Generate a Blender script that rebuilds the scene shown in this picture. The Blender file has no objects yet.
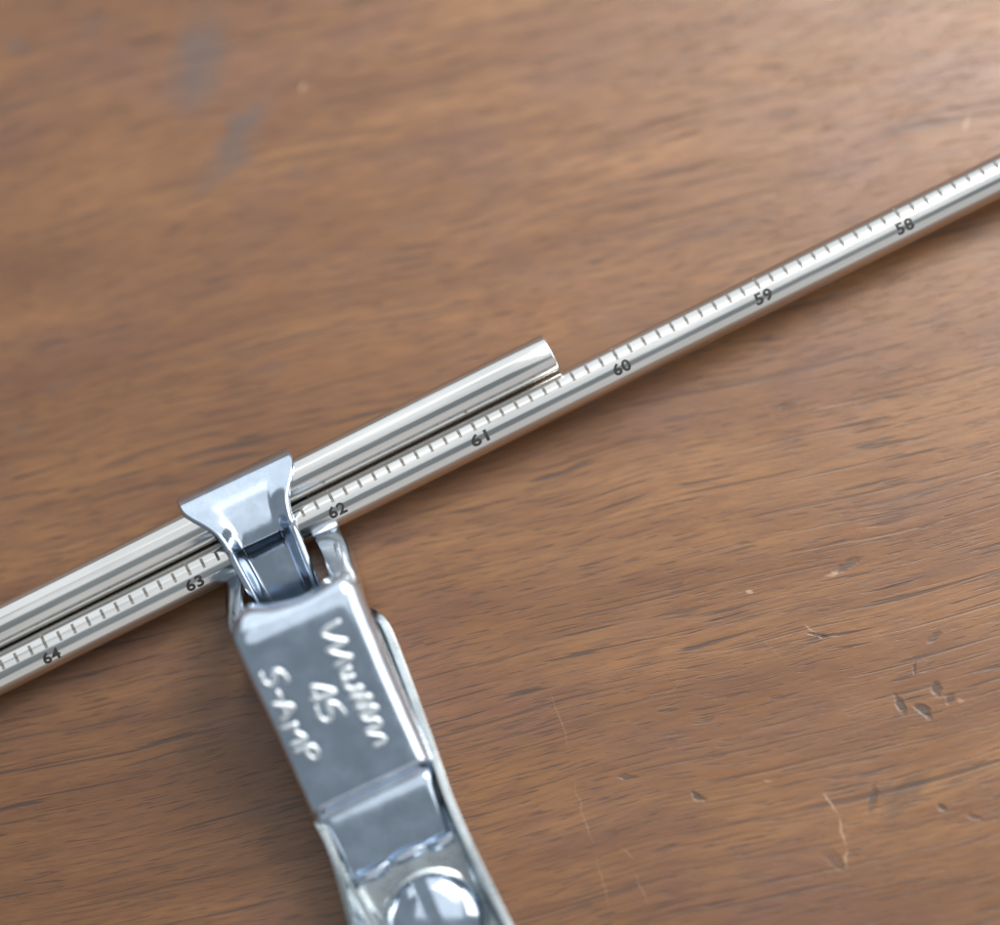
import bpy, bmesh, math, random
from mathutils import Vector, Matrix, noise as mnoise

random.seed(7)
R = math.radians
sc = bpy.context.scene
col = sc.collection

# ------------------------------------------------------------------ camera
# one unit = one centimetre; the table top is z = 0
DIST, PXCM = 25.0, 158.0
AIM = Vector((0.0, 0.0, 0.45))
_d = Vector((math.tan(R(4.0)), -math.tan(R(14.0)), 1.0)).normalized()   # from the aim point to the camera
CAM = AIM + _d * DIST
_x = (Vector((1, 0, 0)) - _d * _d.x).normalized()
_y = _d.cross(_x)
ROT = Matrix((_x, _y, _d)).transposed()
SENSOR = 360.0
LENS = SENSOR * DIST * PXCM / 1000.0
cd = bpy.data.cameras.new('camera')
cam = bpy.data.objects.new('camera', cd)
col.objects.link(cam)
cam.matrix_world = Matrix.Translation(CAM) @ ROT.to_4x4()
cd.sensor_width = SENSOR
cd.lens = LENS
cd.clip_start, cd.clip_end = 0.1, 500.0
cd.dof.use_dof = True
cd.dof.focus_distance = DIST + 0.08
cd.dof.aperture_fstop = LENS * 1e-3 / 1.7
sc.camera = cam

# ------------------------------------------------------------------ light
w = bpy.data.worlds.new('World')
sc.world = w
w.use_nodes = True
bg = w.node_tree.nodes['Background']
bg.inputs['Color'].default_value = (0.82, 0.92, 1.0, 1)
bg.inputs['Strength'].default_value = 0.27


def area(name, loc, target, sx, sy, power, color):
    l = bpy.data.lights.new(name, 'AREA')
    l.shape = 'RECTANGLE'
    l.size, l.size_y = sx, sy
    l.energy = power
    l.color = color
    o = bpy.data.objects.new(name, l)
    col.objects.link(o)
    o.location = loc
    o.rotation_euler = (Vector(target) - Vector(loc)).to_track_quat('-Z', 'Y').to_euler()
    return o


area('skylight', (9, 8.5, 34), (9, 8.5, 0), 44, 34, 3100, (0.96, 0.985, 1.0))
area('window_light', (-2.5, 13.5, 9.5), (1, 2, 0), 25, 17, 1050, (0.95, 0.98, 1.0))
area('sheen_fill', (7.6, 10.0, 14), (3, 3, 0), 12, 10, 3600, (1.0, 0.975, 0.92))  # added lamp, placed to lay a sheen on the tabletop's upper right
area('shoulder_fill', (15, 4.0, 7.5), (0, 0, 0), 14, 11, 1100, (1.0, 0.99, 0.98))  # added low lamp for the bright band on the plate's right shoulder
area('room_fill', (26, -40, 19), (0, 0, 0), 54, 38, 2600, (1.0, 0.94, 0.88))  # added fill that brightens the reflection in the rods' lower halves

sc.view_settings.view_transform = 'Standard'
sc.view_settings.look = 'None'
sc.view_settings.exposure = 0.3
sc.view_settings.gamma = 1.0


# ------------------------------------------------------------------ pixel -> place helpers
def ray(px, py):
    s = SENSOR / 1000.0
    return (ROT @ Vector(((px - 500) * s, -(py - 462.5) * s, -LENS))).normalized()


def P(px, py, z=0.0):
    d = ray(px, py)
    return CAM + d * ((z - CAM.z) / d.z)


def depth(p):
    return (CAM - p).dot(_d)


def pix(p):
    q = ROT.transposed() @ (p - CAM)
    s = LENS / SENSOR * 1000.0
    return (500 + s * q.x / -q.z, 462.5 - s * q.y / -q.z)


# ------------------------------------------------------------------ node helpers
def new_mat(name):
    m = bpy.data.materials.new(name)
    m.use_nodes = True
    return m, m.node_tree.nodes, m.node_tree.links, m.node_tree.nodes['Principled BSDF']


def coords(N, L, loc=(0, 0, 0), rot=(0, 0, 0), scale=(1, 1, 1), src=None, kind='TEXTURE'):
    if src is None:
        src = N.new('ShaderNodeTexCoord').outputs['Object']
    mp = N.new('ShaderNodeMapping')
    mp.vector_type = 'TEXTURE'
    mp.inputs['Location'].default_value = loc
    mp.inputs['Rotation'].default_value = rot
    mp.inputs['Scale'].default_value = scale if kind == 'MARK' else tuple(1.0 / x for x in scale)
    L.new(src, mp.inputs['Vector'])
    return mp.outputs['Vector']


def noise(N, L, vec, scale, detail=4.0, rough=0.55, dist=0.0):
    t = N.new('ShaderNodeTexNoise')
    t.inputs['Scale'].default_value = scale
    t.inputs['Detail'].default_value = detail
    t.inputs['Roughness'].default_value = rough
    t.inputs['Distortion'].default_value = dist
    L.new(vec, t.inputs['Vector'])
    return t.outputs['Fac']


def mrange(N, L, v, a, b, c=0.0, d=1.0, smooth=True):
    t = N.new('ShaderNodeMapRange')
    t.interpolation_type = 'SMOOTHSTEP' if smooth else 'LINEAR'
    for i, x in zip((1, 2, 3, 4), (a, b, c, d)):
        t.inputs[i].default_value = x
    L.new(v, t.inputs[0])
    return t.outputs[0]


def math_(N, L, op, a, b=None):
    t = N.new('ShaderNodeMath')
    t.operation = op
    for i, x in enumerate((a, b)):
        if x is None:
            continue
        if isinstance(x, (int, float)):
            t.inputs[i].default_value = x
        else:
            L.new(x, t.inputs[i])
    return t.outputs[0]


def mix(N, L, fac, a, b, blend='MIX'):
    t = N.new('ShaderNodeMix')
    t.data_type = 'RGBA'
    t.blend_type = blend
    for i, x in zip((0, 6, 7), (fac, a, b)):
        if isinstance(x, (int, float)):
            t.inputs[i].default_value = x
        elif isinstance(x, tuple):
            t.inputs[i].default_value = x + (1,)
        else:
            L.new(x, t.inputs[i])
    return t.outputs[2]


# ------------------------------------------------------------------ wood
def wood_material():
    m, N, L, B = new_mat('varnished_wood')
    tc = N.new('ShaderNodeTexCoord').outputs['Object']
    # slow waviness of the grain
    wob = N.new('ShaderNodeTexNoise')
    wob.inputs['Scale'].default_value = 0.45
    wob.inputs['Detail'].default_value = 1.5
    L.new(tc, wob.inputs['Vector'])
    sub = N.new('ShaderNodeVectorMath'); sub.operation = 'SUBTRACT'
    L.new(wob.outputs['Color'], sub.inputs[0]); sub.inputs[1].default_value = (0.5, 0.5, 0.5)
    scl = N.new('ShaderNodeVectorMath'); scl.operation = 'SCALE'
    L.new(sub.outputs[0], scl.inputs[0]); scl.inputs['Scale'].default_value = 0.26
    add = N.new('ShaderNodeVectorMath'); add.operation = 'ADD'
    L.new(tc, add.inputs[0]); L.new(scl.outputs[0], add.inputs[1])
    g = add.outputs[0]
    rot = (0, 0, R(14.0))
    # broad bands and figure
    broad = noise(N, L, coords(N, L, rot=rot, scale=(0.22, 1.5, 1), src=g), 1.0, 3.0, 0.5)
    figure = noise(N, L, coords(N, L, (3, 1, 0), rot, (0.9, 5.5, 1), src=g), 1.0, 5.0, 0.6)
    fine = noise(N, L, coords(N, L, (7, 5, 0), rot, (3.5, 34.0, 1), src=g), 1.0, 3.0, 0.6)
    blot = noise(N, L, coords(N, L, (2, 9, 0), rot, (0.9, 1.3, 1), src=tc), 1.0, 3.0, 0.55)
    c = mix(N, L, mrange(N, L, broad, 0.32, 0.68), (0.162, 0.068, 0.024), (0.236, 0.109, 0.040))
    c = mix(N, L, mrange(N, L, figure, 0.40, 0.75, 0, 0.6), c, (0.105, 0.041, 0.018))
    c = mix(N, L, mrange(N, L, blot, 0.46, 0.72, 0, 0.6), c, (0.150, 0.068, 0.042))
    c = mix(N, L, mrange(N, L, fine, 0.35, 0.75, 0.0, 0.5), c, (0.080, 0.032, 0.018))
    # open pores: short dark dashes along the grain
    pore = noise(N, L, coords(N, L, (11, 3, 0), rot, (1.5, 31.0, 1), src=g), 1.0, 2.6, 0.55)
    pmask = noise(N, L, coords(N, L, (5, 8, 0), rot, (0.55, 2.1, 1), src=g), 1.0, 2.0, 0.5)
    pm = math_(N, L, 'MULTIPLY', mrange(N, L, pore, 0.575, 0.655), mrange(N, L, pmask, 0.42, 0.64, 0.08, 0.78))
    pore2 = noise(N, L, coords(N, L, (1, 13, 0), rot, (4.2, 60.0, 1), src=g), 1.0, 2.0, 0.5)
    pm2 = math_(N, L, 'MULTIPLY', mrange(N, L, pore2, 0.57, 0.66), mrange(N, L, pmask, 0.66, 0.40, 0.2, 0.6))
    pores = math_(N, L, 'MAXIMUM', pm, pm2)
    # long thin growth lines
    line = noise(N, L, coords(N, L, (6, 17, 0), rot, (0.42, 24.0, 1), src=g), 1.0, 2.0, 0.5)
    pores = math_(N, L, 'MAXIMUM', pores, math_(N, L, 'MULTIPLY', mrange(N, L, line, 0.60, 0.68), mrange(N, L, pmask, 0.35, 0.6, 0.15, 0.62)))
    c = mix(N, L, pores, c, (0.038, 0.026, 0.022))
    # marks with a shape of their own: stains, dents, nicks and a scratch
    jn = N.new('ShaderNodeTexNoise')
    jn.inputs['Scale'].default_value = 8.0
    jn.inputs['Detail'].default_value = 3.0
    L.new(tc, jn.inputs['Vector'])
    js = N.new('ShaderNodeVectorMath'); js.operation = 'SUBTRACT'
    L.new(jn.outputs['Color'], js.inputs[0]); js.inputs[1].default_value = (0.5, 0.5, 0.5)

    def jitter(k):
        a = N.new('ShaderNodeVectorMath'); a.operation = 'SCALE'
        L.new(js.outputs[0], a.inputs[0]); a.inputs['Scale'].default_value = k
        b = N.new('ShaderNodeVectorMath'); b.operation = 'ADD'
        L.new(tc, b.inputs[0]); L.new(a.outputs[0], b.inputs[1])
        return b.outputs[0]
    j_big, j_small = jitter(0.30), jitter(0.09)

    def mark(px, py, ang, a, b, amt, soft=0.5, src=None):
        p = P(px, py, 0)
        v = coords(N, L, (p.x, p.y, 0), (0, 0, R(ang)), (a / PXCM, b / PXCM, 1.0), src or j_small, 'MARK')
        ln = N.new('ShaderNodeVectorMath'); ln.operation = 'LENGTH'
        L.new(v, ln.inputs[0])
        return mrange(N, L, ln.outputs['Value'], 1.0, 1.0 - soft, 0.0, amt)

    for (px, py, ang, a, b, amt) in ((198, 62, 78, 90, 42, .68), (232, 150, 60, 58, 28, .62), (250, 118, 35, 38, 22, .6),
                                     (208, 186, 20, 22, 12, .38), (92, 28, 0, 26, 22, .28), (16, 45, -6, 26, 14, .55),
                                     (298, 178, 0, 16, 12, .30), (60, 386, 10, 34, 14, .30), (18, 430, 0, 22, 16, .3),
                                     (410, 222, 15, 34, 12, .22), (268, 372, 15, 30, 10, .25), (120, 55, 0, 14, 9, .2)):
        c = mix(N, L, mark(px, py, ang, a, b, amt, 0.9, j_big), c, (0.085, 0.066, 0.062))
    dents = None
    for (px, py, ang, a, b, amt) in ((901, 705, -62, 15, 5, .92), (923, 711, -40, 13, 5, .92), (937, 689, 60, 11, 7, .85),
                                     (950, 699, 60, 8, 5, .6), (914, 668, 85, 9, 3, .7), (934, 637, 40, 9, 4, .6),
                                     (818, 634, -8, 11, 3, .9), (700, 797, -20, 10, 4, .85), (943, 807, -15, 7, 4, .85),
                                     (905, 795, 48, 40, 15, .50), (872, 800, 82, 22, 6, .55), (836, 860, -35, 20, 8, .45),
                                     (848, 564, 20, 20, 6, .65), (628, 776, 0, 12, 3, .6), (975, 818, -20, 12, 4, .6)):
        k = mark(px, py, ang, a, b, amt, 0.55)
        dents = k if dents is None else math_(N, L, 'MAXIMUM', dents, k)
        c = mix(N, L, math_(N, L, 'MULTIPLY', k, 0.8), c, (0.034, 0.026, 0.024))
    nicks = None
    for (px, py, ang, a, b, amt) in ((302, 87, 70, 6, 4, .8), (750, 592, -20, 5, 3, .95), (965, 124, 75, 13, 5, .5),
                                     (832, 572, 30, 11, 4, .6), (960, 700, -30, 4, 3, .5), (812, 629, -30, 10, 1.6, .5),
                                     (830, 803, -60, 17, 1.5, .8), (841, 832, -72, 19, 1.4, .8), (846, 858, -86, 12, 1.3, .7),
                                     (767, 780, -20, 6, 1.5, .5), (560, 720, -70, 40, 1.0, .25), (583, 812, -72, 44, 1.0, .32),
                                     (602, 880, -75, 36, 1.0, .28), (640, 888, -62, 26, 1.0, .25), (627, 854, -50, 14, 1.0, .3),
                                     (668, 690, 24, 30, .9, .18), (772, 648, -50, 20, .9, .2)):
        k = mark(px, py, ang, a, b, amt, 0.6)
        nicks = k if nicks is None else math_(N, L, 'MAXIMUM', nicks, k)
    c = mix(N, L, math_(N, L, 'MULTIPLY', nicks, 0.62), c, (0.46, 0.31, 0.20))
    L.new(c, B.inputs['Base Color'])
    # worn varnish
    rn = noise(N, L, coords(N, L, (4, 4, 0), rot, (1.2, 4.0, 1), src=tc), 1.0, 4.0, 0.6)
    L.new(mrange(N, L, rn, 0.3, 0.75, 0.27, 0.40, False), B.inputs['Roughness'])
    B.inputs['Specular IOR Level'].default_value = 0.5
    hgt = math_(N, L, 'ADD', math_(N, L, 'MULTIPLY', fine, 0.22), math_(N, L, 'MULTIPLY', pores, -0.8))
    hgt = math_(N, L, 'ADD', hgt, math_(N, L, 'MULTIPLY', dents, -0.9))
    hgt = math_(N, L, 'ADD', hgt, math_(N, L, 'MULTIPLY', noise(N, L, tc, 30.0, 3.0, 0.6), 0.16))
    bp = N.new('ShaderNodeBump')
    bp.inputs['Strength'].default_value = 0.35
    bp.inputs['Distance'].default_value = 0.012
    L.new(hgt, bp.inputs['Height'])
    L.new(bp.outputs[0], B.inputs['Normal'])
    return m


def metal_material(name, base, rough, var, bump=0.0, bscale=6.0, stretch=(1, 1, 1), spots=0.0):
    m, N, L, B = new_mat(name)
    tc = N.new('ShaderNodeTexCoord').outputs['Object']
    v = coords(N, L, scale=stretch, src=tc)
    n1 = noise(N, L, v, bscale, 4.0, 0.6)
    n2 = noise(N, L, tc, bscale * 7, 3.0, 0.6)
    B.inputs['Metallic'].default_value = 1.0
    dark = tuple(x * 0.82 for x in base)
    c = mix(N, L, mrange(N, L, n1, 0.35, 0.7), dark, base)
    if spots:
        c = mix(N, L, mrange(N, L, n2, 0.66, 0.74, 0, spots), c, (0.30, 0.28, 0.25))
    L.new(c, B.inputs['Base Color'])
    L.new(mrange(N, L, n1, 0.25, 0.75, rough, rough + var, False), B.inputs['Roughness'])
    if bump:
        bp = N.new('ShaderNodeBump')
        bp.inputs['Strength'].default_value = bump
        bp.inputs['Distance'].default_value = 0.02
        L.new(math_(N, L, 'ADD', n1, math_(N, L, 'MULTIPLY', n2, 0.12)), bp.inputs['Height'])
        L.new(bp.outputs[0], B.inputs['Normal'])
    return m


def ink_material(name, a, b):
    m, N, L, B = new_mat(name)
    tc = N.new('ShaderNodeTexCoord').outputs['Object']
    n = noise(N, L, tc, 40.0, 3.0, 0.6)
    L.new(mix(N, L, mrange(N, L, n, 0.3, 0.7), a, b), B.inputs['Base Color'])
    B.inputs['Roughness'].default_value = 0.45
    return m


M_WOOD = wood_material()
M_ROD = metal_material('polished_nickel', (0.70, 0.69, 0.67), 0.11, 0.13, 0.02, 3.0, (0.25, 3, 3))
M_ZINC = metal_material('zinc_plated_steel', (0.63, 0.72, 0.84), 0.11, 0.09, 0.05, 5.0, spots=0.15)  # blue sky reflection is tinted into this base colour
M_ZINC_ROUGH = metal_material('dull_zinc_steel', (0.62, 0.67, 0.69), 0.22, 0.12, 0.10, 7.0, spots=0.25)
M_RAISED = metal_material('rubbed_raised_steel', (0.80, 0.84, 0.87), 0.30, 0.10, 0.05, 9.0)
M_INK = ink_material('black_ink', (0.014, 0.013, 0.013), (0.04, 0.037, 0.034))
M_TICK = ink_material('worn_grey_ink', (0.09, 0.084, 0.076), (0.22, 0.205, 0.185))


# ------------------------------------------------------------------ object helpers
def link(name, me, mat, parent=None, smooth=True):
    if smooth:
        for p in me.polygons:
            p.use_smooth = True
    if mat and not me.materials:
        me.materials.append(mat)
    o = bpy.data.objects.new(name, me)
    col.objects.link(o)
    if parent:
        o.parent = parent
    return o


def mesh_from(name, verts, faces, origin=Vector((0, 0, 0))):
    me = bpy.data.meshes.new(name)
    me.from_pydata([tuple(Vector(v) - origin) for v in verts], [], faces)
    me.validate()
    bm = bmesh.new(); bm.from_mesh(me)
    bmesh.ops.recalc_face_normals(bm, faces=bm.faces)
    bm.to_mesh(me); bm.free()
    return me


def grid_faces(nr, nc):
    return [(r * nc + c, r * nc + c + 1, (r + 1) * nc + c + 1, (r + 1) * nc + c) for r in range(nr - 1) for c in range(nc - 1)]


def sheet(name, rows, thick, mat, parent, offset=-1.0, bevel=0.012, sub=1):
    """a sheet-metal pressing: a grid of points given real thickness and softened cut edges"""
    nr, nc = len(rows), len(rows[0])
    i, j = nr // 2, nc // 2
    if (rows[i][j + 1] - rows[i][j]).cross(rows[i + 1][j] - rows[i][j]).z < 0:
        rows = [r[::-1] for r in rows]
    me = bpy.data.meshes.new(name)
    me.from_pydata([tuple(Vector(v) - parent.location) for r in rows for v in r], [], grid_faces(nr, nc))
    o = link(name, me, mat, parent)
    s = o.modifiers.new('thickness', 'SOLIDIFY')
    s.thickness = thick
    s.offset = offset
    b = o.modifiers.new('edge', 'BEVEL')
    b.width = bevel
    b.segments = 2
    b.limit_method = 'ANGLE'
    b.angle_limit = R(50)
    if sub:
        u = o.modifiers.new('smooth', 'SUBSURF')
        u.levels = u.render_levels = sub
    return o


def thing(name, label, cat, loc):
    o = bpy.data.objects.new(name, None)
    col.objects.link(o)
    o.location = loc
    o.empty_display_size = 0.3
    o['label'] = label
    o['category'] = cat
    return o


def interp(tab, x):
    """smooth interpolation through a table of (x, value)"""
    if x <= tab[0][0]:
        return tab[0][1]
    for i in range(len(tab) - 1):
        (a, va), (b, vb) = tab[i], tab[i + 1]
        if x <= b:
            t = (x - a) / (b - a)
            m0 = (vb - tab[i - 1][1]) / (b - tab[i - 1][0]) if i else (vb - va) / (b - a)
            m1 = (tab[i + 2][1] - va) / (tab[i + 2][0] - a) if i + 2 < len(tab) else (vb - va) / (b - a)
            h = b - a
            return ((2 * t ** 3 - 3 * t * t + 1) * va + (t ** 3 - 2 * t * t + t) * h * m0
                    + (-2 * t ** 3 + 3 * t * t) * vb + (t ** 3 - t * t) * h * m1)
    return tab[-1][1]


def lerp_tab(tab, x):
    if x <= tab[0][0]:
        return tab[0][1]
    for (a, va), (b, vb) in zip(tab, tab[1:]):
        if x <= b:
            return va + (vb - va) * (x - a) / (b - a)
    return tab[-1][1]


# ------------------------------------------------------------------ table top
bm = bmesh.new()
bmesh.ops.create_cube(bm, size=1.0)
for v in bm.verts:
    v.co = Vector((v.co.x * 44, v.co.y * 40 + 3, v.co.z * 2.0 - 1.0))
bmesh.ops.bevel(bm, geom=bm.edges[:], offset=0.15, segments=3, affect='EDGES')
me = bpy.data.meshes.new('tabletop')
bm.to_mesh(me); bm.free()
top = link('tabletop', me, M_WOOD, None, False)
top['kind'] = 'structure'
top['label'] = 'worn reddish brown varnished wooden tabletop with dark pores and dents'

# ------------------------------------------------------------------ the two rods
ROD_R = 0.131
ZL = 0.235
A = P(0, 672.8, ZL)
lo, hi = 0.0, 3.0
for _ in range(40):
    mid = (lo + hi) / 2
    if depth(P(1000, 175.8, mid)) > 1.013 * depth(A):
        lo = mid
    else:
        hi = mid
B_ = P(1000, 175.8, lo)
AX = (B_ - A).normalized()
MIDV = (CAM - (A + B_) / 2)
ZR = (MIDV - AX * MIDV.dot(AX)).normalized()       # towards the camera, square to the rod
YR = ZR.cross(AX)                                   # up in the picture


def along(px, py, a, ax):
    """distance along the axis a + t*ax of the point nearest to the sight line of a pixel"""
    d = ray(px, py)
    w0 = a - CAM
    b = ax.dot(d)
    return (b * d.dot(w0) - ax.dot(w0)) / (1 - b * b)


def frame_obj(name, me, mat, parent, smooth=True):
    return link(name, me, mat, parent, smooth)


def rod_mesh(name, l0, l1, r, bore=0.0, seg=72):
    ch = 0.012
    prof = [(l0, max(bore, r - 0.05) if bore else 0.0), (l0, r - ch), (l0 + ch, r)]
    n = 24
    prof += [(l0 + ch + (l1 - l0 - 2 * ch) * i / n, r) for i in range(1, n)]
    prof += [(l1 - ch, r), (l1 - ch * 0.3, r - ch * 0.35), (l1, r - ch)]
    if bore:
        prof += [(l1, bore + 0.006), (l1 - 0.006, bore), (l0, bore)]
    else:
        prof += [(l1, 0.0)]
    vs, fs = [], []
    for (x, rr) in prof:
        for k in range(seg):
            a = 2 * math.pi * k / seg
            vs.append((x, rr * math.cos(a), rr * math.sin(a)))
    for i in range(len(prof) - 1):
        for k in range(seg):
            fs.append((i * seg + k, (i + 1) * seg + k, (i + 1) * seg + (k + 1) % seg, i * seg + (k + 1) % seg))
    me = bpy.data.meshes.new(name)
    me.from_pydata(vs, [], fs)
    bm = bmesh.new(); bm.from_mesh(me)
    bmesh.ops.remove_doubles(bm, verts=bm.verts, dist=1e-5)
    bmesh.ops.recalc_face_normals(bm, faces=bm.faces)
    bm.to_mesh(me); bm.free()
    return me


def rod_root(name, label, cat, a, ax):
    o = thing(name, label, cat, a)
    y = ZR.cross(ax).normalized()
    z = ax.cross(y)
    o.matrix_world = Matrix.Translation(a) @ Matrix((ax, y, z)).transposed().to_4x4()
    return o


ROD = rod_root('measuring_rod', 'long polished metal rod with black scale ticks and numbers 58 to 64', 'measuring rod', A, AX)
sh = frame_obj('shaft', rod_mesh('shaft', -3.0, 9.5, ROD_R), M_ROD, ROD)
t64, t58 = along(53, 656, A, AX), along(902, 228, A, AX)


def t_of(n):
    return t64 + (64 - n) * (t58 - t64) / 6.0


TW = [(57, -8), (58, -8), (59, -8.5), (60, -9), (61, -10), (62, -12.5), (63, -18), (64, -22), (65, -24)]


def strip_mesh(name, wd, a0, a1, r):
    """a printed mark: a thin raised strip of ink curved round the rod from angle a0 to a1"""
    n = 6
    vs, fs = [], []
    for i in range(n + 1):
        a = R(a0 + (a1 - a0) * i / n)
        for x in (-wd / 2, wd / 2):
            vs.append((x, r * math.sin(a), r * math.cos(a)))
    return mesh_from(name, vs, grid_faces(n + 1, 2))


tick_minor = strip_mesh('tick', 0.019, 13, 43, ROD_R + 0.0012)
tick_major = strip_mesh('tick_long', 0.020, 12, 58, ROD_R + 0.0012)
n = 570
while n <= 646:
    o = frame_obj('tick', tick_major if n % 10 == 0 else tick_minor, M_TICK, ROD)
    o.location = (t_of(n / 10.0) + random.uniform(-.002, .002), 0, 0)
    o.rotation_euler = (R(-(interp(TW, n / 10.0) + 13)), 0, 0)
    # rotation about the rod axis slides the tick round the rod
    n += 1


def text_mesh(name, s, height, width):
    cu = bpy.data.curves.new(name, 'FONT')
    cu.body = s
    cu.size = 1.0
    cu.offset = 0.03
    cu.space_character = 1.08
    cu.resolution_u = 4
    o = bpy.data.objects.new(name, cu)
    col.objects.link(o)
    bpy.context.view_layer.update()
    me = bpy.data.meshes.new_from_object(o.evaluated_get(bpy.context.evaluated_depsgraph_get()))
    bpy.data.objects.remove(o)
    bpy.data.curves.remove(cu)
    xs = [v.co.x for v in me.vertices]; ys = [v.co.y for v in me.vertices]
    x0, x1, y0, y1 = min(xs), max(xs), min(ys), max(ys)
    for v in me.vertices:
        v.co.x = ((v.co.x - x0) / (x1 - x0) - 0.5) * width
        v.co.y = ((v.co.y - y0) / (y1 - y0) - 0.5) * height
    return me


for k in range(58, 65):
    me = text_mesh('numeral', str(k), 0.080, 0.118)
    bm = bmesh.new(); bm.from_mesh(me)
    bmesh.ops.triangulate(bm, faces=bm.faces)
    for i in range(-9, 10):
        bmesh.ops.bisect_plane(bm, geom=bm.verts[:] + bm.edges[:] + bm.faces[:], plane_co=(0, i * 0.0045, 0), plane_no=(0, 1, 0))
    for v in bm.verts:
        a = v.co.y / ROD_R
        v.co = Vector((v.co.x, (ROD_R + 0.0022) * math.sin(a), (ROD_R + 0.0022) * math.cos(a)))
    bm.to_mesh(me); bm.free()
    o = frame_obj('numeral', me, M_INK, ROD, False)
    o.location = (t_of(k), 0, 0)
    o.rotation_euler = (R(-interp(TW, k)), 0, 0)

# plain tube beside it
TA = A + YR * (2 * ROD_R + 0.0005)
TE = A + AX * along(569, 388, A, AX) + YR * (2 * ROD_R + 0.004)
TX = (TE - TA).normalized()
TUBE = rod_root('metal_tube', 'plain polished tube with a square cut end lying alongside the numbered rod', 'tube', TA, TX)
frame_obj('tube_wall', rod_mesh('tube_wall', -3.0, (TE - TA).length, ROD_R, 0.085), M_ROD, TUBE)

# ------------------------------------------------------------------ the spring clip
CO = (330.0, 690.0)
VX, VY = 0.42, 0.9075


def Q(u, v, z):
    """place at height z that the clip coordinates u (across), v (towards the tail), in photo pixels, stand for"""
    return P(CO[0] + u * VY + v * VX, CO[1] - u * VX + v * VY, z)


def UP(p):
    x, y = p
    return ((x - CO[0]) * VY - (y - CO[1]) * VX, (x - CO[0]) * VX + (y - CO[1]) * VY)


cb = Q(0, 0, 0.0)
CLIP = thing('spring_clip', 'shiny zinc plated spring clip stamped 45 and 5-AMP gripping both rods', 'clip', (cb.x, cb.y, 0))
VW = (Q(0, 100, .5) - Q(0, 0, .5)).normalized()
UW = Vector((0, 0, 1)).cross(VW) * 1.0
if UW.dot(Q(100, 0, .5) - Q(0, 0, .5)) < 0:
    UW = -UW
ZW = Vector((0, 0, 1))
CM = 1 / PXCM

# height of the stamped top plate along the clip
PLATE_Z = [(-104, .78), (-101, .845), (-96, .885), (-90, .905), (-84, .912), (-78, .905), (-66, .885), (0, .74), (60, .607), (80, .562), (92, .535), (99, .519), (103, .506),
           (107, .465), (111, .428), (114, .418), (118, .414), (124, .408), (134, .394), (160, .345), (180, .30)]
PLATE_C = [(-104, 0.5), (180, -4)]
PLATE_HW = [(-104, 60), (-98, 65), (-85, 68), (0, 66.5), (100, 66.5), (112, 66), (124, 58), (140, 56), (180, 54)]
PLATE_R = [(-104, 16), (100, 16), (124, 8), (180, 6)]


def plate_z(v):
    return interp(PLATE_Z, v)


rows = []
v = -104.0
stations = [-104, -101, -98, -94, -88, -78] + [x for x in range(-66, 91, 12)] + [92, 97, 100, 102, 104, 106, 108, 110, 112, 114, 117, 121, 126, 132, 140, 150, 160, 168, 175, 180]
for v in stations:
    rr_ = 16.0 + 8.0 * min(1, max(0, (v + 95) / 20.0)) * min(1, max(0, (118 - v) / 18.0)) if v < 118 else 8.0
    z, hw, rad = plate_z(v), interp(PLATE_HW, v), lerp_tab(PLATE_R, v)
    c = lerp_tab(PLATE_C, v)
    base = Q(c, v, z)
    row = []
    skirt = 0.20 if v < 110 else 0.12
    if v < -90:
        skirt = 0.10 + 0.10 * (v + 104) / 14

    def pt(du, dz):
        return base + UW * (du * CM) + ZW * dz
    r = rad * CM
    # left skirt, rounded shoulder, face, rounded shoulder, right skirt
    for s in (1.0, 0.5):
        row.append(pt(-hw, -r - skirt * s))
    for k in range(0, 7):
        a = math.pi / 2 * k / 6
        row.append(pt(-hw + rad * (1 - math.cos(a)), -r + r * math.sin(a)))
    for k in range(1, 10):
        f = k / 10.0
        x = -hw + rad + (2 * hw - rad - rr_) * f
        row.append(pt(x, 0.004 * math.sin(math.pi * f)))
    for k in range(6, -1, -1):
        a = math.pi / 2 * k / 6
        row.append(pt(hw - rr_ * (1 - math.cos(a)), rr_ * CM * (math.sin(a) - 1)))
    for s in (0.5, 1.0):
        row.append(pt(hw, -rr_ * CM - skirt * s))
    # the front rim bows down over the jaw's slot
    if v < -88:
        k = (-88 - v) / 16.0
        for i in range(len(row)):
            f = (i / (len(row) - 1) - 0.5) * 2
            notch = math.exp(-((f - 0.12) / 0.22) ** 2) * 8 - math.exp(-((f + 0.35) / 0.12) ** 2) * 9
            row[i] = row[i] + VW * (notch * CM * k)
    rows.append(row)
sheet('top_plate', rows, 0.045, M_ZINC, CLIP, -1.0, 0.012, 1)

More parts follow.
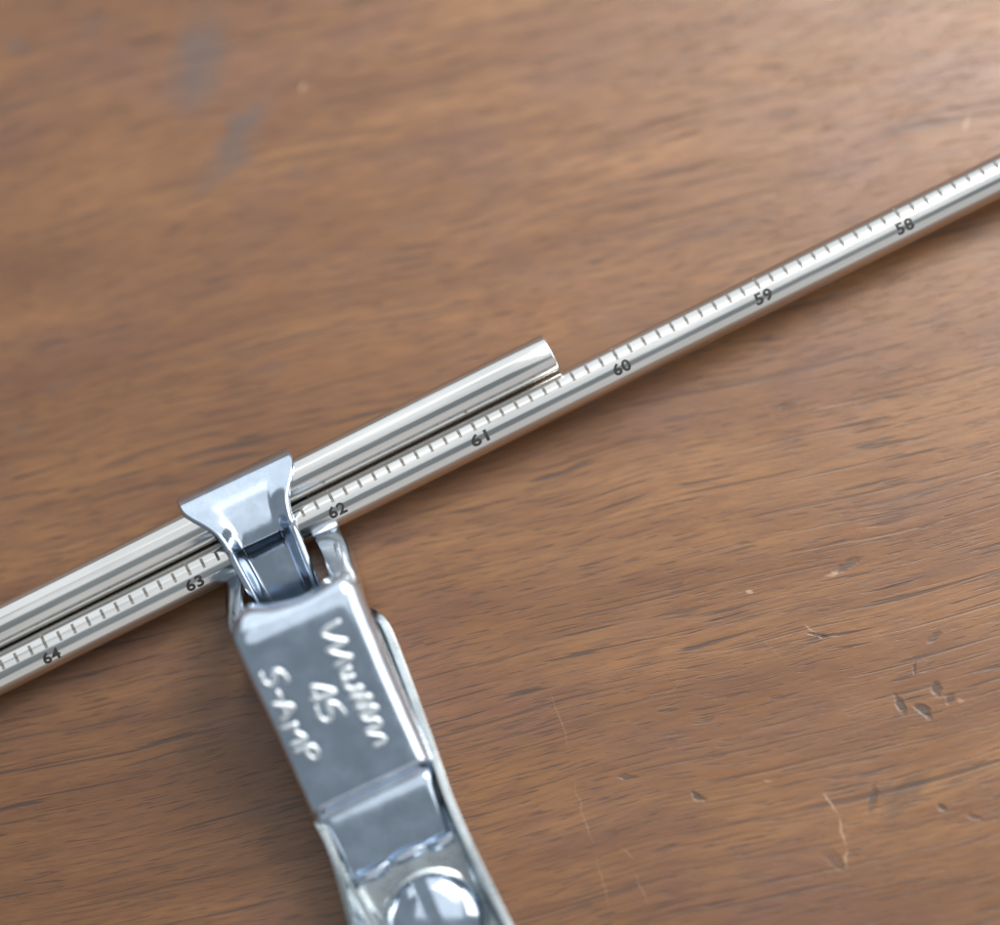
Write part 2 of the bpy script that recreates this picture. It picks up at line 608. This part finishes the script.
# lower jaw: the plate's side ears run forward and down under the rods
for side in (-1, 1):
    pts = []
    if side > 0:
        prof = [(-150, 60, 26, .22, .07), (-138, 62, 25, .32, .08), (-125, 62, 24, .42, .10), (-110, 60, 22, .55, .15), (-92, 58, 20, .76, .30), (-80, 56, 16, .82, .40)]
    else:
        prof = [(-150, -34, 20, .18, .07), (-138, -40, 18, .28, .08), (-125, -47, 17, .38, .10), (-110, -53, 17, .54, .15), (-92, -56, 16, .76, .30), (-80, -56, 14, .82, .40)]
    rows = []
    for (v, uc, wd, zt, zb) in prof:
        c = Q(uc, v, zt)
        row = []
        for k in range(9):
            f = k / 8.0
            if f < 0.5:
                g = f / 0.5
                row.append(c + UW * (side * (-wd / 2 + wd * g) * CM) + ZW * (-0.05 * g * g))
            else:
                g = (f - 0.5) / 0.5
                row.append(c + UW * (side * (wd / 2 + 2 * g) * CM) + ZW * (-0.05 - (zt - 0.05 - zb) * g))
        rows.append(row)
    sheet('jaw_ear', rows, 0.045, M_ZINC, CLIP, 0.0, 0.01, 1)
rows = []
for (v, z) in ((-228, .15), (-224, .12), (-216, .09), (-180, .08), (-165, .078), (-152, .076)):
    c = Q(6, v, z)
    hw = interp([(-228, 50), (-180, 56), (-150, 52)], v)
    rows.append([c + UW * (hw * CM * f) + ZW * (0.05 * max(0, abs(f) - 0.7) / 0.3) for f in [i / 8.0 for i in range(-8, 9)]])
sheet('lower_jaw', rows, 0.045, M_ZINC, CLIP, -1.0, 0.01, 1)

# upper jaw: flared nose over the rods, then a narrow trough into the body
zr = (A + AX * along(262, 548, A, AX)).z
JZ = [(-239, zr + .06), (-235, zr + .135), (-229, zr + .180), (-220, zr + .207), (-205, zr + .222), (-190, zr + .220), (-175, zr + .20), (-165, zr + .175),
      (-157, zr + .13), (-145, zr + .09), (-125, zr + .05), (-100, zr - .005), (-70, zr - .07)]
JW = [(-238, 62), (-230, 62.5), (-222, 61), (-212, 55), (-202, 47.5), (-190, 40.5), (-175, 35.5), (-158, 33), (-140, 31.5), (-110, 29.5), (-70, 29)]
JWALL = [(-238, 0.0), (-225, .0), (-212, .018), (-198, .045), (-185, .075), (-170, .10), (-158, .13), (-140, .15), (-110, .155), (-70, .155)]
JFLAT = [(-238, .60), (-222, .55), (-205, .50), (-185, .50), (-165, .60), (-150, .64), (-70, .64)]
rows = []
stations = [-239, -237, -235, -232.5, -230, -226, -222, -217, -212, -207, -202, -196, -190, -183, -176, -170, -166, -163, -160, -157, -152, -145, -135, -120, -100, -70]
for v in stations:
    z, hw, wl, fl = interp(JZ, v), interp(JW, v), max(0, interp(JWALL, v)), interp(JFLAT, v)
    base = Q(1.5, v, z)
    # keep the outline where the wall tops stand
    row = []
    for i in range(-12, 13):
        f = i / 12.0
        a = abs(f)
        if a <= fl:
            h = 0.0
        else:
            g = (a - fl) / (1 - fl)
            h = wl * (g * g * (3 - 2 * g) * 0.5 + 0.5 * g)
        row.append(base + UW * (hw * f * CM) + ZW * h)
    rows.append(row)
sheet('upper_jaw', rows, 0.05, M_ZINC, CLIP, -1.0, 0.014, 1)

# lower lever: a trough with standing side flanges, ending in the wire terminal
RTOP = [(-60, .18), (-52, .34), (-40, .42), (0, .43), (80, .41), (150, .40), (200, .37), (250, .30), (330, .22)]
RU = [(-60, 66), (-50, 73), (-40, 77), (-20, 77.5), (30, 74), (87, 69), (120, 65.5), (150, 62.5), (200, 61.5), (250, 62.5), (330, 65)]
LU = [(-60, -58), (0, -60), (90, -64), (120, -66.5), (132, -65), (150, -66), (166, -68), (195, -73), (222, -79), (270, -83), (330, -86)]
FLOOR = [(-60, .03), (90, .06), (135, .16), (165, .235), (180, .225), (230, .150), (290, .065), (330, .03)]
rows = []
for v in [-60, -56, -52, -46, -40, -30, -15, 0, 20, 40, 60, 80, 95, 108, 118, 126, 134, 145, 158, 172, 186, 200, 215, 230, 250, 275, 300, 330]:
    zt = interp(RTOP, v)
    zf = interp(FLOOR, v)
    pr = Q(interp(RU, v), v, zt)
    ztl = zt if v > 110 else zt - 0.06
    pl = Q(interp(LU, v), v, ztl)
    row = []
    lean = 0.02
    leanl = 0.02 + 0.12 * max(0, min(1, (v - 170) / 60.0))
    fr, fl_ = pr - UW * lean, pl + UW * leanl
    rb = 0.06
    row.append(pl)
    row.append(pl.lerp(Vector((fl_.x, fl_.y, zf)), 0.33))
    row.append(pl.lerp(Vector((fl_.x, fl_.y, zf)), 0.66))
    base_l = Vector((fl_.x, fl_.y, zf))
    base_r = Vector((fr.x, fr.y, zf))
    for k in range(0, 4):
        a = math.pi / 2 * k / 3
        row.append(base_l + UW * (rb * (1 - math.cos(a))) + ZW * (rb * (1 - math.sin(a))))
    for k in range(1, 8):
        row.append((base_l + UW * rb).lerp(base_r - UW * rb, k / 8.0))
    for k in range(3, -1, -1):
        a = math.pi / 2 * k / 3
        row.append(base_r - UW * (rb * (1 - math.cos(a))) + ZW * (rb * (1 - math.sin(a))))
    row.append(pr.lerp(base_r, 0.66))
    row.append(pr.lerp(base_r, 0.33))
    row.append(pr)
    rows.append(row)
sheet('lower_lever', rows, 0.05, M_ZINC_ROUGH, CLIP, 0.0, 0.012, 1)

# curled, unevenly cut lip at the tail end of the top plate
rows = []
for j in range(7):
    a = math.pi * 0.95 * j / 6
    row = []
    for i in range(0, 33):
        f = i / 32.0
        u = -56 + 106 * f
        wav = 0.45 + 0.55 * abs(math.sin(f * math.pi * 2.6 + 0.35)) ** 0.8
        rr = 0.05 * wav
        base = Q(u, 181 + 2.0 * math.sin(f * 9), .305)
        row.append(base + VW * (rr * math.sin(a) * 1.2 - 0.01) + ZW * (-rr * math.cos(a) * 1.3))
    rows.append(row)
sheet('curled_lip', rows, 0.022, M_ZINC, CLIP, 0.0, 0.006, 1)

# terminal screw
SR = 48.5 * CM
_f0, _f1 = Q(-1, 215, interp(FLOOR, 215)), Q(-1, 285, interp(FLOOR, 285))
SD = (_f1 - _f0).normalized()                    # down the sloping floor
SN = UW.cross(SD)
if SN.z < 0:
    SN = -SN
SC = Q(-1, 250, interp(FLOOR, 250) + 0.16) - ZW * 0.16
SM = Matrix((UW, SN.cross(UW), SN)).transposed()


def lathe(name, prof, seg=64):
    vs, fs = [], []
    for (r, z) in prof:
        for k in range(seg):
            a = 2 * math.pi * k / seg
            vs.append(SC + SM @ Vector((r * math.cos(a), r * math.sin(a), z)))
    for i in range(len(prof) - 1):
        for k in range(seg):
            fs.append((i * seg + k, i * seg + (k + 1) % seg, (i + 1) * seg + (k + 1) % seg, (i + 1) * seg + k))
    me = bpy.data.meshes.new(name)
    me.from_pydata([tuple(x - CLIP.location) for x in vs], [], fs)
    bm = bmesh.new(); bm.from_mesh(me)
    bmesh.ops.remove_doubles(bm, verts=bm.verts, dist=1e-5)
    bmesh.ops.recalc_face_normals(bm, faces=bm.faces)
    bm.to_mesh(me); bm.free()
    return me


zb = 0.05
prof = [(0.0, zb - .02), (SR * 0.97, zb - .02), (SR, zb), (SR, zb + .03)]
for k in range(1, 15):
    a = math.pi / 2 * k / 14
    prof.append((SR * math.cos(a) if k < 14 else 0.0, zb + .03 + 0.15 * math.sin(a)))
screw = link('screw', lathe('screw', prof), M_ZINC, CLIP)
_w = ROT @ Vector((0.40, -0.92, 0))
sd = (_w - SN * _w.dot(SN)).normalized()
sn = SN.cross(sd)
sw = 7.2 * CM
cut_v = []
for z in (zb + 0.05, zb + 0.5):
    for (a, b) in ((-1, -1), (1, -1), (1, 1), (-1, 1)):
        cut_v.append(tuple(SC + sd * (a * 0.6) + sn * (b * sw) + SN * z - CLIP.location))
cme = bpy.data.meshes.new('cut')
cme.from_pydata(cut_v, [], [(0, 3, 2, 1), (4, 5, 6, 7), (0, 1, 5, 4), (1, 2, 6, 5), (2, 3, 7, 6), (3, 0, 4, 7)])
cut = bpy.data.objects.new('cut', cme)
col.objects.link(cut)
cut.parent = CLIP
bo = screw.modifiers.new('slot', 'BOOLEAN')
bo.object = cut
bo.operation = 'DIFFERENCE'
bo.solver = 'EXACT'
bpy.context.view_layer.update()
nm = bpy.data.meshes.new_from_object(screw.evaluated_get(bpy.context.evaluated_depsgraph_get()))
screw.modifiers.clear()
screw.data = nm
for p in nm.polygons:
    p.use_smooth = True
nm.set_sharp_from_angle(angle=R(35))
bpy.data.objects.remove(cut)
bpy.data.meshes.remove(cme)
bv = screw.modifiers.new('edge', 'BEVEL')
bv.width = 0.010
bv.segments = 2
bv.limit_method = 'ANGLE'
bv.angle_limit = R(35)
wp = [(0.10, -.01), (SR + .025, -.01), (SR + .035, .0), (SR + .035, .024), (SR + .025, .034), (0.10, .034)]
link('washer', lathe('washer', wp), M_ZINC_ROUGH, CLIP)

# raised stamped writing on the top plate, traced stroke by stroke
WORDS = [
    ('stamped_name', [
        [(339, 622), (331, 626), (324, 630), (320, 635), (333, 639), (346, 641)],
        [(346, 641), (337, 646), (328, 651)],
        [(327, 651), (339, 655), (351, 657)],
        [(351, 657), (343, 662), (335, 666)],
        [(350, 668), (341, 671), (338, 674), (342, 679), (353, 676)],
        [(342, 679), (346, 684)],
        [(346, 688), (354, 690), (361, 685), (364, 690), (357, 693), (349, 694), (350, 698)],
        [(351, 698), (363, 697), (372, 695), (373, 699), (362, 703), (354, 705), (356, 708)],
        [(357, 709), (368, 707), (378, 706), (379, 710), (368, 714), (360, 716)],
        [(361, 718), (369, 722), (376, 718), (383, 724), (378, 728), (367, 729), (365, 733)],
        [(366, 734), (374, 735), (381, 736)],
        [(381, 736), (388, 740), (382, 743), (374, 746)],
    ]),
    ('stamped_number', [
        [(335, 691), (322, 688), (309, 686), (313, 692), (318, 701)],
        [(335, 692), (323, 697), (311, 700)],
        [(345, 714), (341, 708), (336, 703), (324, 703), (329, 708), (333, 714), (331, 721), (325, 722), (318, 717), (316, 708)],
    ]),
    ('stamped_rating', [
        [(288, 681), (285, 675), (281, 671), (271, 671), (275, 676), (276, 681), (272, 686), (266, 685), (262, 681), (261, 675)],
        [(277.5, 692), (281, 698.5)],
        [(273, 705), (284, 705), (295, 706), (288, 714), (280, 721)],
        [(283, 707), (286, 714)],
        [(281, 729), (290, 726), (298, 723), (293, 732), (301, 735), (308, 738), (300, 742), (291, 745)],
        [(294, 752), (304, 748), (314, 745), (319, 753), (316, 760), (309, 757), (304, 749)],
    ]),
]


def plate_point(px, py):
    u, v = UP((px, py))
    return Q(u, v, plate_z(v))


for (nm_, strokes) in WORDS:
    vs, fs = [], []
    for st in strokes:
        pts = []
        for (a, b) in zip(st, st[1:]):
            k = max(1, int(math.hypot(b[0] - a[0], b[1] - a[1]) / 2.5))
            pts += [(a[0] + (b[0] - a[0]) * i / k, a[1] + (b[1] - a[1]) * i / k) for i in range(k)]
        pts.append(st[-1])
        # round the corners
        for _ in range(3):
            pts = [pts[0]] + [((p[0] + 2 * q[0] + r_[0]) / 4, (p[1] + 2 * q[1] + r_[1]) / 4) for p, q, r_ in zip(pts, pts[1:], pts[2:])] + [pts[-1]]
        w3 = [plate_point(*p) for p in pts]
        seg = 10
        s0 = len(vs)
        m_ = len(w3)
        ring = []
        for i in range(m_):
            t = (w3[min(i + 1, m_ - 1)] - w3[max(i - 1, 0)]).normalized()
            n_ = t.cross(ZW).normalized()
            ring.append((w3[i], t, n_, 1.0))
        ring = [(ring[0][0] - ring[0][1] * .014, ring[0][1], ring[0][2], .45)] + ring + [(ring[-1][0] + ring[-1][1] * .014, ring[-1][1], ring[-1][2], .45)]
        for (c, t, n_, f) in ring:
            rr = 0.0168 * f * (1 + 0.18 * mnoise.noise(c * 23.0))
            for k in range(seg):
                a = 2 * math.pi * k / seg
                vs.append(c + n_ * (rr * math.cos(a)) + ZW * (rr * 0.95 * math.sin(a) + 0.005))
        for i in range(len(ring) - 1):
            for k in range(seg):
                fs.append((s0 + i * seg + k, s0 + (i + 1) * seg + k, s0 + (i + 1) * seg + (k + 1) % seg, s0 + i * seg + (k + 1) % seg))
        e = len(ring) - 1
        fs.append(tuple(s0 + k for k in range(seg)))
        fs.append(tuple(s0 + e * seg + k for k in reversed(range(seg))))
    me = mesh_from(nm_, vs, fs, CLIP.location)
    link(nm_, me, M_RAISED, CLIP)
